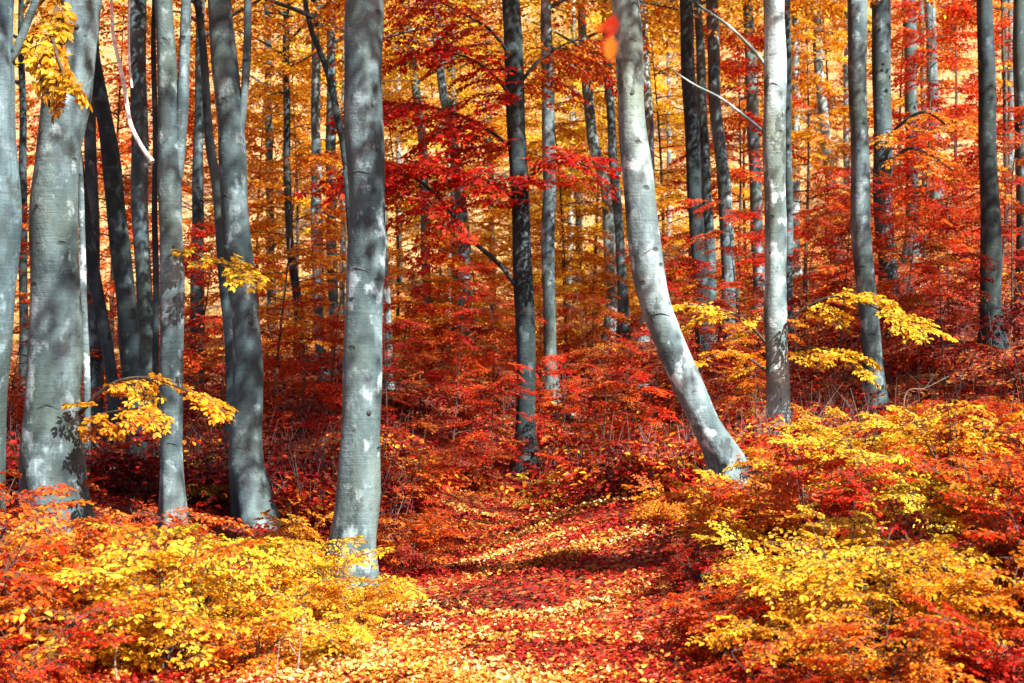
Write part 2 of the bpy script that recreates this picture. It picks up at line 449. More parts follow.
# ------------------------------------------------------------------ the trees (trunk runs read off the photograph, each given its own distance)
# label, distance, [(px, py, width px)] from top to foot, foot seen?, bark tone with its light or shade painted in, height, crown colour (None: crown hidden from everywhere), scars, branches
GREY, MID, DARK = (.86, 1.04, 1.13), (.50, .66, .74), (.24, .32, .36)  # trunk shade is put into the MID and DARK bark tones
WHITE = (1.95, 2.12, 2.18)  # pale bark, brightened further to paint the sun on these trunks
TREES = [
 ('pale grey beech cut by the left edge, with a stub limb near the top', 12.0,
  [(-7, 0, 44), (-4, 110, 42), (0, 230, 42), (-9, 340, 42), (-20, 458, 46), (-26, 600, 54)], 0, MID, 15, ORA, 2,
  [dict(p=[(10, 60, 9), (25, 28, 8), (38, -6, 7)], leaf=None)]),
 ('thickest grey beech, with a flared foot and yellow leaves hanging across its trunk', 13.0,
  [(79, 0, 47), (70, 95, 47), (61, 160, 46), (56, 228, 47), (57, 340, 50), (55, 400, 54), (53, 458, 62), (54, 515, 64), (52, 590, 78)], 0, GREY, 17, GOLD, 5,
  [dict(p=[(84, -40, 6), (64, -5, 5), (52, 22, 4), (56, 52, 3), (68, 84, 2)], dd=-1.0, leaf=(.62, .30, .012), n=10, sc=.4, pitch=-.8, lf=1.6),  # yellow of these hanging leaves is darkened to paint in their shade
   dict(p=[(72, 420, 5), (110, 385, 4), (150, 378, 3), (190, 392, 2)], dd=-.5, leaf=GOLD, n=9, sc=.5),
   dict(p=[(76, 430, 4), (100, 415, 3), (138, 408, 2)], dd=-.6, leaf=GOLD, n=5, sc=.42)]),
 ('dark grey beech leaning left at the top, right beside the thickest beech', 18.0,
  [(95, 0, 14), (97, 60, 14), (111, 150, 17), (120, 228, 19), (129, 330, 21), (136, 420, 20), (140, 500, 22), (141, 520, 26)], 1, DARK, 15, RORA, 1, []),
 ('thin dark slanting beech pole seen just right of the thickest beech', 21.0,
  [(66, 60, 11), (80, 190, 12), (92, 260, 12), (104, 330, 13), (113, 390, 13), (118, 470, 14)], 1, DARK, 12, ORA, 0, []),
 ('short dark upright beech stem in shade behind the thin slanting pole', 24.0,
  [(90, 100, 12), (94, 290, 14), (96, 380, 14), (96, 455, 16)], 1, MID, 12, ORA, 0, []),
 ('slender pale beech stem peeping out along the right side of the thickest beech', 16.0,
  [(80, 150, 5), (84, 250, 6), (86, 340, 7), (87, 450, 8)], 1, WHITE, 9, GOLD, 0, []),
 ('dark beech behind the white dead branch, left of the forked grey beech', 23.0,
  [(139, 0, 17), (141, 120, 17), (142, 228, 17), (147, 350, 17), (150, 440, 17), (151, 480, 20)], 1, MID, 15, RORA, 1, []),
 ('very thin dark beech pole pressed close on the left of the forked grey beech', 20.0,
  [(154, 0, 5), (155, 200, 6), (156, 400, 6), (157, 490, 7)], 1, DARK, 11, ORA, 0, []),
 ('light grey beech whose trunk forks into two stems near the top of the picture', 13.8,
  [(165, -10, 17), (167, 60, 18), (171, 150, 23), (172, 228, 24), (172, 340, 23), (172, 458, 23), (173, 530, 26), (173, 590, 33)], 0, GREY, 14, ORA, 3,
  [dict(p=[(177, 175, 12), (182, 110, 12), (185, 40, 11), (187, -25, 10)], leaf=None),
   dict(p=[(178, 252, 3), (195, 254, 2.5), (212, 262, 2), (230, 266, 1.5)], dd=-.4, leaf=YEL, n=5, sc=.5)]),
 ('stout grey beech curving down to a whitish foot, left of the straight main trunk', 15.0,
  [(219, -10, 23), (228, 100, 26), (233, 170, 28), (237, 228, 29), (245, 320, 27), (248, 400, 30), (247, 458, 34), (254, 510, 38), (260, 548, 46)], 1, GREY, 16, GOLD, 4,
  [dict(p=[(236, 165, 9), (243, 110, 8), (247, 50, 8), (248, -20, 7)], leaf=None)]),
 ('thin grey beech pole running close along the left flank of the stout curving beech', 19.0,
  [(203, 60, 8), (209, 140, 9), (216, 190, 10), (222, 260, 10), (228, 330, 10), (231, 400, 11), (232, 450, 13)], 1, MID, 12, RORA, 0, []),
 ('dark distant beech foot seen between the forked beech and the stout curving beech', 27.0,
  [(197, 120, 10), (196, 260, 12), (196, 340, 14), (196, 392, 16)], 1, MID, 13, RED, 0, []),
 ('tall straight main beech with a smooth grey trunk and sunlit foot beside the path', 12.6,
  [(364, -10, 37), (364, 100, 40), (366, 170, 38), (366, 228, 36), (364, 340, 38), (362.5, 400, 39), (359, 458, 43), (357, 500, 44), (353, 540, 46), (351, 588, 52)], 1, GREY, 17, ORA, 7,
  []),
 ('thin dark beech pole slanting up leftwards from behind the straight main trunk', 20.0,
  [(308, 15, 5), (318, 45, 6), (329, 75, 7), (337, 118, 7), (347, 165, 8), (353, 260, 9), (356, 450, 10)], 0, MID, 10, ORA, 0, []),
 ('slim far beech with a flared whitish foot, second trunk left of the main beech', 30.0,
  [(314, 20, 8), (315, 90, 9), (316, 228, 10), (318, 310, 10), (323, 370, 11), (327, 408, 14), (328, 422, 19)], 1, GREY, 14, ORA, 0, []),
 ('slim dark far beech standing close on the left of the main trunk', 33.0,
  [(330, -10, 8), (331, 40, 9), (331, 190, 10), (333, 300, 10), (336, 340, 10), (337, 366, 12)], 1, MID, 14, GOLD, 0, []),
 ('skinny dark beech pole among orange leaves midway between the curving beech and the main trunk', 34.0,
  [(285, 0, 6), (286, 110, 7), (288, 220, 8), (298, 310, 9), (301, 362, 11)], 1, DARK, 12, GOLD, 0, []),
 ('narrow white beech stem just right of the main trunk', 28.0,
  [(380, 120, 6), (384, 240, 7), (387, 300, 7), (389, 356, 8)], 1, WHITE, 12, GOLD, 0, []),
 ('far pale beech leaning from upper left among red leaves, right of the main trunk', 40.0,
  [(405, 0, 9), (407, 30, 9), (415, 80, 9), (423, 150, 9), (425, 228, 9), (428, 310, 9), (429, 332, 11)], 1, GREY, 13, GOLD, 0, []),
 ('far beech with a leaning top and straight sunlit lower trunk behind the red maple leaves', 38.0,
  [(433, -10, 9), (441, 80, 9), (452, 135, 10), (461, 200, 11), (464, 260, 12), (466, 362, 14)], 1, GREY, 14, ORA, 0, []),
 ('thin far beech twin leaning beside the sunlit trunk behind the red maple leaves', 42.0,
  [(452, 60, 7), (454, 160, 8), (455, 240, 8), (456, 330, 9)], 1, MID, 12, YEL, 0, []),
 ('dark upright beech at the end of the path with a pale speckled foot', 23.0,
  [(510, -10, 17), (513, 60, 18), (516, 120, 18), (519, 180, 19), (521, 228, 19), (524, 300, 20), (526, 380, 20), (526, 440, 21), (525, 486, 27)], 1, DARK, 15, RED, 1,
  [dict(p=[(519, 290, 5), (500, 265, 4.5), (472, 240, 4), (445, 205, 3.5), (418, 180, 3), (392, 170, 2)], dd=-1.2, leaf=MAPLE, n=14, sc=1.2, t0=.4),
   dict(p=[(516, 200, 4), (490, 182, 3.5), (455, 172, 3), (425, 165, 2), (390, 172, 1.5)], dd=-1.6, leaf=MAPLE, n=32, sc=1.2, t0=.04),
   dict(p=[(515, 150, 4), (480, 125, 3.5), (450, 112, 3), (415, 105, 2), (388, 112, 1.5)], dd=-1.0, leaf=MAPLE, n=32, sc=1.25, t0=.04),
   dict(p=[(514, 100, 4), (490, 72, 3), (460, 55, 2), (425, 52, 1.5)], dd=-1.3, leaf=MAPLE, n=17, sc=1.1, t0=.04),
   dict(p=[(513, 60, 4), (490, 30, 3), (460, 12, 2), (440, 2, 1.5)], dd=-1.0, leaf=(.66, .03, .01, .3), n=13, sc=1.1, t0=.1),
   dict(p=[(519, 190, 4), (540, 168, 3), (565, 158, 2), (590, 168, 1.5)], dd=-1.0, leaf=MAPLE, n=12, sc=1.0, t0=.1),
   dict(p=[(515, 90, 4), (540, 60, 3), (570, 42, 2), (592, 40, 1.5)], dd=.6, leaf=(.66, .05, .01, .6), n=13, sc=1.1, t0=.1)]),
 ('slim grey beech close behind the dark beech at the end of the path', 28.0,
  [(546, 0, 11), (547, 60, 12), (549, 170, 13), (548, 228, 13), (549, 300, 13), (551, 370, 14), (552, 402, 18)], 1, GREY, 14, GOLD, 0, []),
 ('far pale beech, left one of a close pair behind the leaning trunk', 36.0,
  [(585, 60, 10), (593, 140, 11), (605, 180, 11), (609, 228, 12), (611, 300, 12), (611, 332, 14)], 1, WHITE, 13, GOLD, 0, []),
 ('far dark beech, right one of a close pair behind the leaning trunk', 35.0,
  [(608, 60, 8), (614, 170, 9), (620, 240, 10), (623, 300, 11), (624, 340, 13)], 1, MID, 13, YEL, 0, []),
 ('white sunlit beech showing as a sliver along the right side of the leaning trunk', 34.0,
  [(640, -5, 9), (647, 110, 10), (650, 190, 10), (648, 260, 10), (645, 330, 11), (644, 345, 13)], 1, WHITE, 14, YEL, 0, []),
 ('big leaning silver beech that bends right down to its foot above the path', 14.0,
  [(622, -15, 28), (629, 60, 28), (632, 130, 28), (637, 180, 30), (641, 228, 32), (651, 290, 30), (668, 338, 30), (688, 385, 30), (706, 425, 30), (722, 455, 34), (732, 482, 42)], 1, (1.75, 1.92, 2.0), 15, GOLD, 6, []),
 ('dark straight beech, left one of a cluster of three right of the leaning beech', 27.0,
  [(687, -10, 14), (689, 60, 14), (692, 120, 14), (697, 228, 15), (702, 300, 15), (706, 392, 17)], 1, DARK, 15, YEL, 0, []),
 ('thin grey beech, middle one of a cluster of three right of the leaning beech', 31.0,
  [(699, 40, 9), (703, 130, 10), (708, 228, 11), (711, 300, 11), (711, 356, 12)], 1, MID, 13, ORA, 0, []),
 ('grey beech, right one of a cluster of three right of the leaning beech', 29.0,
  [(710, -5, 12), (711, 40, 12), (714, 110, 13), (722, 180, 13), (726, 228, 14), (728, 300, 14), (728, 348, 16)], 1, GREY, 14, GOLD, 0, []),
 ('grey beech standing half hidden behind the white upright trunk, with orange leaves at its left', 34.0,
  [(748, -5, 11), (750, 20, 11), (754, 125, 12), (758, 250, 12), (760, 330, 13)], 1, GREY, 14, ORA, 0, []),
 ('bright white upright beech with a mottled foot on the right bank', 18.5,
  [(772, -10, 21), (773, 110, 22), (774, 228, 22), (776, 340, 22), (777, 400, 23), (778, 458, 26)], 1, WHITE, 15, ORA, 5,
  [dict(p=[(765, 133, 3.5), (752, 122, 3.2), (722, 99, 2.6), (695, 85, 2), (672, 70, 1.2)], dd=-.4, leaf=None, tone=WHITE),
   dict(p=[(766, 66, 4), (756, 53, 3.6), (730, 27, 3), (700, 6, 2.4), (690, -4, 2.2)], dd=-.3, leaf=None, tone=WHITE),
   dict(p=[(770, 345, 3), (800, 312, 3), (840, 296, 2.5), (885, 312, 2), (908, 326, 1.5)], dd=-1.2, leaf=YEL, n=12, sc=.6),
   dict(p=[(768, 345, 3), (742, 318, 2.5), (712, 308, 2), (688, 304, 1.5)], dd=-.9, leaf=YEL, n=9, sc=.62),
   dict(p=[(771, 375, 3), (748, 358, 2.5), (725, 352, 2), (706, 360, 1.5)], dd=-.9, leaf=GOLD, n=7, sc=.5),
   dict(p=[(782, 360, 3), (806, 348, 2.5), (832, 352, 2), (856, 368, 1.5)], dd=-.9, leaf=YEL, n=8, sc=.55)]),
 ('thin dark beech pole hugging the right side of the white upright trunk', 26.0,
  [(788, -5, 7), (788, 100, 8), (789, 228, 8), (789, 330, 9)], 1, MID, 12, ORA, 0, []),
 ('far white beech stem just right of the thin dark pole beside the white trunk', 40.0,
  [(796, 20, 8), (796, 120, 8), (795, 200, 9), (795, 260, 10)], 1, WHITE, 12, GOLD, 0, []),
 ('far chalk white beech, slightly slanted, between the white trunk and the mottled grey one', 40.0,
  [(814, -5, 10), (820, 80, 10), (826, 140, 10), (833, 210, 11), (839, 270, 12), (841, 290, 13)], 1, WHITE, 13, ORA, 0, []),
 ('mottled grey beech with a slight slant, its foot deep in yellow and red shrubs', 22.0,
  [(854, -10, 19), (858, 150, 19), (860, 228, 20), (866, 300, 20), (870, 340, 20), (876, 410, 20), (878, 438, 24)], 1, GREY, 15, RORA, 3, []),
 ('dark beech right of the mottled grey beech, with orange leaf sprays on its lower trunk', 27.0,
  [(880, -10, 18), (882, 120, 18), (884, 228, 19), (887, 260, 19), (888, 292, 22)], 1, MID, 15, ORA, 1,
  [dict(p=[(880, 150, 4), (900, 125, 3.5), (925, 112, 3), (950, 128, 2)], dd=-1.2, leaf=ORA, n=7, sc=.95),
   dict(p=[(880, 180, 4), (905, 150, 3.5), (930, 155, 3), (965, 180, 2)], dd=-1.4, leaf=ORA, n=8, sc=.95)]),
 ('far grey beech, its foot among red leaves right of the dark beech with orange sprays', 36.0,
  [(908, -10, 13), (911, 120, 13), (912, 225, 14), (912, 254, 16)], 1, MID, 14, RORA, 0, []),
 ('far slim beech high on the slope, left of the blackish trunk', 42.0,
  [(931, -10, 10), (934, 100, 11), (937, 170, 11), (937, 196, 13)], 1, GREY, 13, ORA, 0, []),
 ('very thin far beech stem close beside the slim one high on the slope', 45.0,
  [(921, -10, 5), (923, 90, 5), (925, 180, 6)], 1, GREY, 12, GOLD, 0, []),
 ('straight blackish beech in full shade near the right edge', 24.0,
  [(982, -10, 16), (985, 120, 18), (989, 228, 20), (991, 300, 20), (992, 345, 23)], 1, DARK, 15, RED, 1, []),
 ('shaded grey beech cut by the right edge of the picture', 29.0,
  [(1019, -10, 14), (1021, 100, 15), (1024, 200, 16), (1026, 300, 18)], 1, MID, 14, ORA, 0, []),
 # thin far ones that show between the leaves
 ('tiny far white trunk between the leaning beech and the dark trio', 58.0, [(668, 40, 4), (669, 240, 5)], 0, WHITE, 12, YEL, 0, []),
 ('tiny far grey trunk over the left shoulder of the leaning beech', 55.0, [(572, 10, 6), (576, 90, 6), (579, 250, 7)], 0, GREY, 13, GOLD, 0, []),
 ('small far pale trunk left of the dark beech at the end of the path', 52.0, [(483, 30, 5), (489, 120, 6), (492, 260, 7)], 0, GREY, 13, YEL, 0, []),
 ('small far white trunk under the red maple leaves', 56.0, [(398, 100, 5), (399, 250, 6)], 0, WHITE, 12, YEL, 0, []),
 ('small far dark trunk in orange leaves right of the stout curving beech', 44.0, [(268, 20, 7), (270, 200, 8), (272, 330, 9)], 0, MID, 13, ORA, 0, []),
 ('tiny far white trunk above the red leaves left of the dark path end beech', 48.0, [(447, -5, 5), (449, 100, 5), (450, 300, 6)], 0, WHITE, 12, YEL, 0, []),
 ('tiny far white trunk between the slim grey beech and the far pale pair', 50.0, [(572, 120, 5), (570, 240, 6), (570, 320, 6)], 0, WHITE, 12, YEL, 0, []),
 ('tiny far white trunk between the mottled grey beech and the chalk white one', 47.0, [(846, -5, 5), (846, 130, 6), (847, 270, 6)], 0, WHITE, 12, ORA, 0, []),
 ('thin pale trunk between two slim far beeches left of the main trunk', 40.0, [(344, 60, 5), (343, 200, 6), (342, 350, 6)], 0, WHITE, 12, ORA, 0, []),
 ('thin pale far trunk right of the blackish beech', 46.0, [(1009, -5, 5), (1010, 120, 6), (1011, 250, 6)], 0, WHITE, 12, ORA, 0, []),
 ('faint far trunk between the blackish beech and the right edge', 52.0, [(1005, -5, 6), (1007, 200, 7)], 0, GREY, 13, RORA, 0, []),
 ('small far trunk in the gap left of the thickest beech', 30.0, [(24, 100, 7), (24, 330, 9), (24, 420, 10)], 1, DARK, 13, RORA, 0, []),
]

CROWN_COL = [YEL, GOLD, ORA, YEL, GOLD]
def foot(T):
    (x1, y1, w1) = T[2][-1]
    return x1, y1
for T in TREES:
    if T[3]:
        x1, y1 = foot(T); d = T[1]
        CTRL.append((X(x1, d), d, Z(y1, d) - float(trend(np.array([X(x1, d)]), np.array([d]))[0])))

# ground sheet: fine close by, coarse out to the ridge
def sheet(name, xs, ys, mat):
    gx, gy = np.meshgrid(xs, ys)
    V = np.stack([gx, gy, ground(gx, gy)], -1).reshape(-1, 3)
    n, k = len(ys), len(xs)
    i = np.arange(n - 1)[:, None] * k; j = np.arange(k - 1)[None, :]
    Fq = np.stack([i + j, i + j + 1, i + k + j + 1, i + k + j], -1).reshape(-1, 4)
    o = obj(name, mesh_from(name, V, Fq, mat, smooth=True)); o['kind'] = 'structure'
    return o
xs = np.concatenate([np.linspace(-160, -22, 24)[:-1], np.linspace(-22, 22, 150), np.linspace(22, 160, 24)[1:]])
ys = np.concatenate([np.linspace(-60, 5, 16)[:-1], np.linspace(5, 48, 170), np.linspace(48, 260, 40)[1:]])
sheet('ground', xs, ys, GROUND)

# ---- crowns above: limbs and leaf sprays, a few shapes shared by all trees
def crown_mesh(name, R, H, nl, leaf, keep=.40):
    lv, tb = Leaves(), Tubes()
    for k in range(nl):
        t = (k + .5) / nl
        z0 = H * (0.02 + .62 * t)
        az = k * 2.4 + rng.normal(0, .35)
        ln = R * (0.75 + .45 * math.sin(math.pi * min(1, t * 1.05))) * rng.uniform(.75, 1.15) * (1 - .35 * t)
        up = rng.uniform(.25, .7) + t * .5
        pts = [np.array([0, 0, z0])]
        d = np.array([math.cos(az), math.sin(az), up]); d /= np.linalg.norm(d)
        for i in range(6):
            d = d + np.array([rng.normal(0, .12), rng.normal(0, .12), -.07]); d /= np.linalg.norm(d)
            pts.append(pts[-1] + d * ln / 6)
        tb.add(pts, np.linspace(.045 * (1 - .5 * t), .008, 7), 5)
        for i in range(1, 7):
            for q in range(2):
                a = math.atan2(d[1], d[0]) + rng.normal(0, .9)
                p = pts[i] + rng.normal(0, .18, 3)
                put_spray(lv, tb, p, a, rng.normal(-.05, .25), rng.uniform(1.0, 1.7), leaf=leaf, keep=keep, twigs=False)
    return pair(name, lv, tb, TW=BARK)

def pair(name, lv, tb, TW):
    """one mesh for the wood, one for the leaves"""
    V, Fq = tb.arrays(); wood = mesh_from(name + '_wood', V, Fq, TW, smooth=True)
    V, Fq = lv.arrays(); leaves = mesh_from(name + '_leaves', V, Fq, LEAF)
    return wood, leaves
CROWNS = [crown_mesh('crown', R, H, nl, 1.25) for R, H, nl in ((2.4, 6.5, 13), (2.9, 7.0, 15), (2.2, 7.5, 14), (2.7, 6.0, 12))]
DENSE = [crown_mesh('crown', R, H, nl, 1.35, .6) for R, H, nl in ((2.6, 6.5, 16), (2.9, 7.0, 17))]
print('crown leaves', [len(c[1].polygons) // 2 for c in CROWNS])

def chevron(tb, c, r, yaw, w, drop, rad):
    """a raised beech-bark eyebrow over a healed branch, wrapped round the trunk"""
    a = np.linspace(-w, w, 9)
    pts = np.stack([c[0] + (r + .001) * np.sin(yaw + a), c[1] - (r + .001) * np.cos(yaw + a), c[2] - drop * np.abs(a / w) ** 1.25], -1)
    tb.add(pts, rad * (1.05 - np.abs(a / w) * .8), 5)
def knot(tb, c, r, yaw, s):
    d = np.array([math.sin(yaw), -math.cos(yaw), 0])
    p = np.array(c) + d * (r - .012)
    tb.add([p, p + d * .014, p + d * .022, p + d * .018], [s * 1.2, s, s * .7, s * .1], 8)

fine_count = 0
for ti, (label, d, run, seen, tone, H, ccol, nscar, branches) in enumerate(TREES):
    pts = np.array([(X(a, d), 0.0, Z(b, d), w * d / F / 2) for a, b, w in run])[::-1]
    # down to the ground
    if seen:
        b0 = pts[0]
    else:
        dirv = pts[0] - pts[1]; dirv = dirv / abs(dirv[2])
        b0 = pts[0].copy()
        for _ in range(200):
            if b0[2] <= gz(b0[0], d): break
            b0 = b0 + dirv * .05; b0[3] = pts[0][3]
        if b0[2] < pts[0][2] - .1: pts = np.vstack([b0, pts])
        else:
            b0 = pts[0]
    zg = gz(b0[0], d)
    base = np.array([b0[0], d, zg])
    low = pts[0].copy(); nx = pts[1]
    slope = (low[0] - nx[0]) / max(.05, abs(nx[2] - low[2]))
    down = max(.35, low[2] - zg + .35)
    low = np.array([low[0] + slope * down * .8, 0, low[2] - down, low[3] * 1.22])
    pts = np.vstack([low, pts])
    # up out of sight
    top, prev = pts[-1], pts[-2]
    lean = np.clip((top[0] - prev[0]) / max(.2, top[2] - prev[2]), -.14, .14)
    zt = zg + H; z = top[2]; x = top[0]; rt = top[3]; ext = []
    while z < zt - 1.0:
        z += 1.2; lean *= .85; x += lean * 1.2 + rng.normal(0, .03)
        ext.append((x, 0, z, max(.018, rt * (1 - .8 * (z - top[2]) / (zt - top[2])))))
    pts = np.vstack([pts, ext]) if ext else pts
    ylean = rng.normal(0, .02)
    pts[:, 1] = ylean * (pts[:, 2] - zg)
    local = pts.copy(); local[:, 0] -= base[0]; local[:, 2] -= zg
    near = d < 20
    C = catmull(local, .09 if near else .25)
    C[:, 3] = np.maximum(C[:, 3], .012)
    root = thing('beech_tree', label, 'tree', base, 'beech trees of the wood')
    tb = Tubes()
    h = C[:, 2]
    fl = np.clip(1 - h / .8, 0, 1) ** 2 * .5
    C[:, 0] += .008 * np.sin(h * 3.1 + ti); C[:, 1] += .008 * np.cos(h * 2.7 + ti * 2)
    tb.add(C[:, :3], C[:, 3], 28 if near else 14, wob=.07 if near else .08, flare=fl)
    V, Fq = tb.arrays()
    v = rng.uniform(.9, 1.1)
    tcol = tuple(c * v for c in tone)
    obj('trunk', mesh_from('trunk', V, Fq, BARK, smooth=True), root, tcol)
    def at_h(z):
        return np.array([np.interp(z, C[:, 2], C[:, k]) for k in range(4)])
    for k in range(nscar):
        zz = np.interp((k + .5 + rng.uniform(-.3, .3)) / nscar, [0, 1], [.5, 4.6])
        q = at_h(zz); yaw = rng.uniform(-.8, .8)
        tb = Tubes(); r = q[3]
        kind = rng.random()
        if kind < .62: chevron(tb, q, r, yaw, rng.uniform(.35, .8), r * rng.uniform(.15, .45), .004)
        else: knot(tb, (q[0], q[1], q[2]), r, yaw, r * rng.uniform(.08, .17))
        V, Fq = tb.arrays()
        obj('branch_scar', mesh_from('branch_scar', V, Fq, SCAR, smooth=True), root)
    for b in branches:
        m = len(b['p']); dd = b.get('dd', 0.0)
        L = []
        for i_, (a, y_, w) in enumerate(b['p']):
            dk = d + ylean * (Z(y_, d) - zg) + dd * (i_ / (m - 1)) ** 1.2
            L.append((X(a, dk) - base[0], dk - d, Z(y_, dk) - zg, w * d / F / 2))
        L = np.array(L)
        # the branch starts inside its trunk
        q = at_h(L[0, 2] - .05); s0 = np.array([q[0], q[1], L[0, 2] - .06, L[0, 3] * 1.15])
        if abs(L[0, 0] - q[0]) < q[3] + .35: L = np.vstack([s0, L])
        B = catmull(L, .06)
        tb = Tubes(); tb.add(B[:, :3], np.maximum(B[:, 3], .004), 8, wob=.06)
        lv = Leaves() if b['leaf'] else None
        if lv is not None:
            n = b['n']
            for k in range(n):
                t0 = b.get('t0', .22); t = t0 + (1 - t0) * (k + .5) / n
                i = min(len(B) - 1, int(t * len(B)))
                tg = B[i] - B[max(0, i - 2)]
                a = math.atan2(tg[1], tg[0]) + (1 if k % 2 else -1) * rng.uniform(.2, 1.1)
                put_spray(lv, tb, B[i, :3], a, rng.normal(b.get('pitch', -.12), .15), b['sc'] * rng.uniform(.8, 1.15), leaf=b.get('lf', 1.1))
            put_spray(lv, tb, B[-1, :3], math.atan2(tg[1], tg[0]), -.2, b['sc'], leaf=1.1)
        V, Fq = tb.arrays()
        br = obj('branch', mesh_from('branch', V, Fq, BARK if L[0, 3] > .03 or b.get('tone') else TWIG, smooth=True), root, b.get('tone', tcol))
        if lv is not None:
            V, Fq = lv.arrays()
            obj('leaves', mesh_from('leaves', V, Fq, LEAF), br, b['leaf'])
    cw, cl = CROWNS[ti % 4] if d > 19.5 else DENSE[ti % 2]
    q = at_h(H * (.46 if d > 25 else .55))
    cs = (H * .5) / 7.0
    co = obj('crown', cl, root, CROWN_COL[ti % 5] if d > 25 else ccol); co.location = q[:3]; co.scale = (cs,) * 3; co.rotation_euler = (0, 0, ti * 1.7)
    lo = obj('limbs', cw, co, tcol)

# added beeches out of view, placed so their crowns shade chosen trunks
for k, (x, y, H) in enumerate([(3.05, 8.9, 15), (4.1, 11.6, 16), (13.0, 12.5, 16), (10.5, 17.0, 15)]):
    zg = gz(x, y)
    root = thing('beech_tree', 'unseen tall beech added outside the picture to shade the trunks', 'tree', (x, y, zg), 'unseen beeches added for shade')
    C = catmull([(0, 0, -.3, .26), (.05, 0, 2, .2), (-.05, .1, 6, .18), (.1, 0, H, .03)], .3)
    tb = Tubes(); tb.add(C[:, :3], C[:, 3], 16, wob=.07)
    V, Fq = tb.arrays(); obj('trunk', mesh_from('trunk', V, Fq, BARK, smooth=True), root, GREY)
    cw, cl = CROWNS[k % 4]
    co = obj('crown', cl, root, GOLD); co.location = (0, 0, H * .48); co.scale = (1.15, 1.15, H * .5 / 7); co.rotation_euler = (0, 0, k * 2.1)
    obj('limbs', cw, co, GREY)

# ------------------------------------------------------------------ shrubs and young trees: a few shapes of each, copied
def shrub_pair(H, R, stems, per):
    lv, tb = Leaves(), Tubes()
    for s in range(stems):
        az = s * 6.283 / stems + rng.normal(0, .4)
        out = R * rng.uniform(.25, .62)
        hh = H * rng.uniform(.7, 1.05)
        n = 9
        pts = np.array([(math.cos(az) * out * (t ** 1.4) + rng.normal(0, .012), math.sin(az) * out * (t ** 1.4) + rng.normal(0, .012), hh * t - .08 * (t == 0)) for t in np.linspace(0, 1, n)])
        tb.add(pts, np.linspace(.011, .003, n), 5)
        for k in range(per):
            t = .1 + .9 * (k + rng.random()) / per
            i = min(n - 1, int(t * (n - 1) + .5))
            a = az + rng.normal(0, 1.2)
            put_spray(lv, tb, pts[i], a, rng.normal(.08, .28), rng.uniform(.5, .95) * R, leaf=rng.uniform(.75, 1.1))
    return pair('shrub', lv, tb, TWIG)
SHRUBS = [shrub_pair(.72, .85, 7, 6), shrub_pair(.6, 1.0, 8, 6), shrub_pair(.9, .8, 6, 7), shrub_pair(.55, .75, 6, 5), shrub_pair(.78, 1.05, 8, 6), shrub_pair(.68, .7, 6, 6)]

def young_pair(H, z0, R, n, leaf, lean=.1):
    lv, tb = Leaves(), Tubes()
    m = 14
    ph = rng.uniform(0, 6, 2)
    st = np.array([(lean * H * t * t * math.cos(ph[0]) + .05 * math.sin(5 * t + ph[1]), lean * H * t * t * math.sin(ph[0]), H * t - .15 * (t == 0)) for t in np.linspace(0, 1, m)])
    tb.add(st, np.linspace(.007 * H, .004, m), 6)
    for k in range(n):
        t = (k + rng.random()) / n
        z = z0 + (H - z0) * t
        p = np.array([np.interp(z, st[:, 2], st[:, c]) for c in range(3)])
        az = k * 2.39 + rng.normal(0, .5)
        ln = R * (1 - .55 * t) * rng.uniform(.5, 1.1)
        d = np.array([math.cos(az), math.sin(az), rng.uniform(.1, .5)]); d /= np.linalg.norm(d)
        bp = [p]
        for i in range(4):
            d = d + np.array([rng.normal(0, .1), rng.normal(0, .1), -.1]); d /= np.linalg.norm(d)
            bp.append(bp[-1] + d * ln / 4)
        tb.add(bp, np.linspace(.0022 * H + .003, .003, 5), 4)
        for i in (1, 2, 3, 4, 4):
            a = math.atan2(d[1], d[0]) + rng.normal(0, .7)
            put_spray(lv, tb, bp[i], a, rng.normal(-.05, .15), rng.uniform(.7, 1.05) * min(1.5, max(.8, R * .65)), leaf=leaf, keep=.85, twigs=False)
    return pair('young_tree', lv, tb, TWIG)
YOUNG = [young_pair(3.2, .5, 1.15, 15, 1.0), young_pair(3.6, .8, 1.3, 17, 1.0), young_pair(2.8, .35, 1.0, 13, 1.0)]
TALL = [young_pair(7.5, 1.6, 1.9, 26, 1.25, .06), young_pair(8.5, 2.4, 2.1, 28, 1.25, .05), young_pair(7.0, 1.2, 1.7, 25, 1.25, .07)]
print('leaves', [len(c[1].polygons) // 2 for c in SHRUBS + YOUNG + TALL])

def plant(kind, pair_, px, d, sc, col, label, cat, group, wood='stems', leaves='leaves', sz=1.0):
    x = X(px, d)
    r = thing(kind, label, cat, (x, d, gz(x, d) - .02), group, rng.uniform(0, 6.28), (sc, sc, sc * sz))
    obj(wood, pair_[0], r)
    obj(leaves, pair_[1], r, col)
    return r

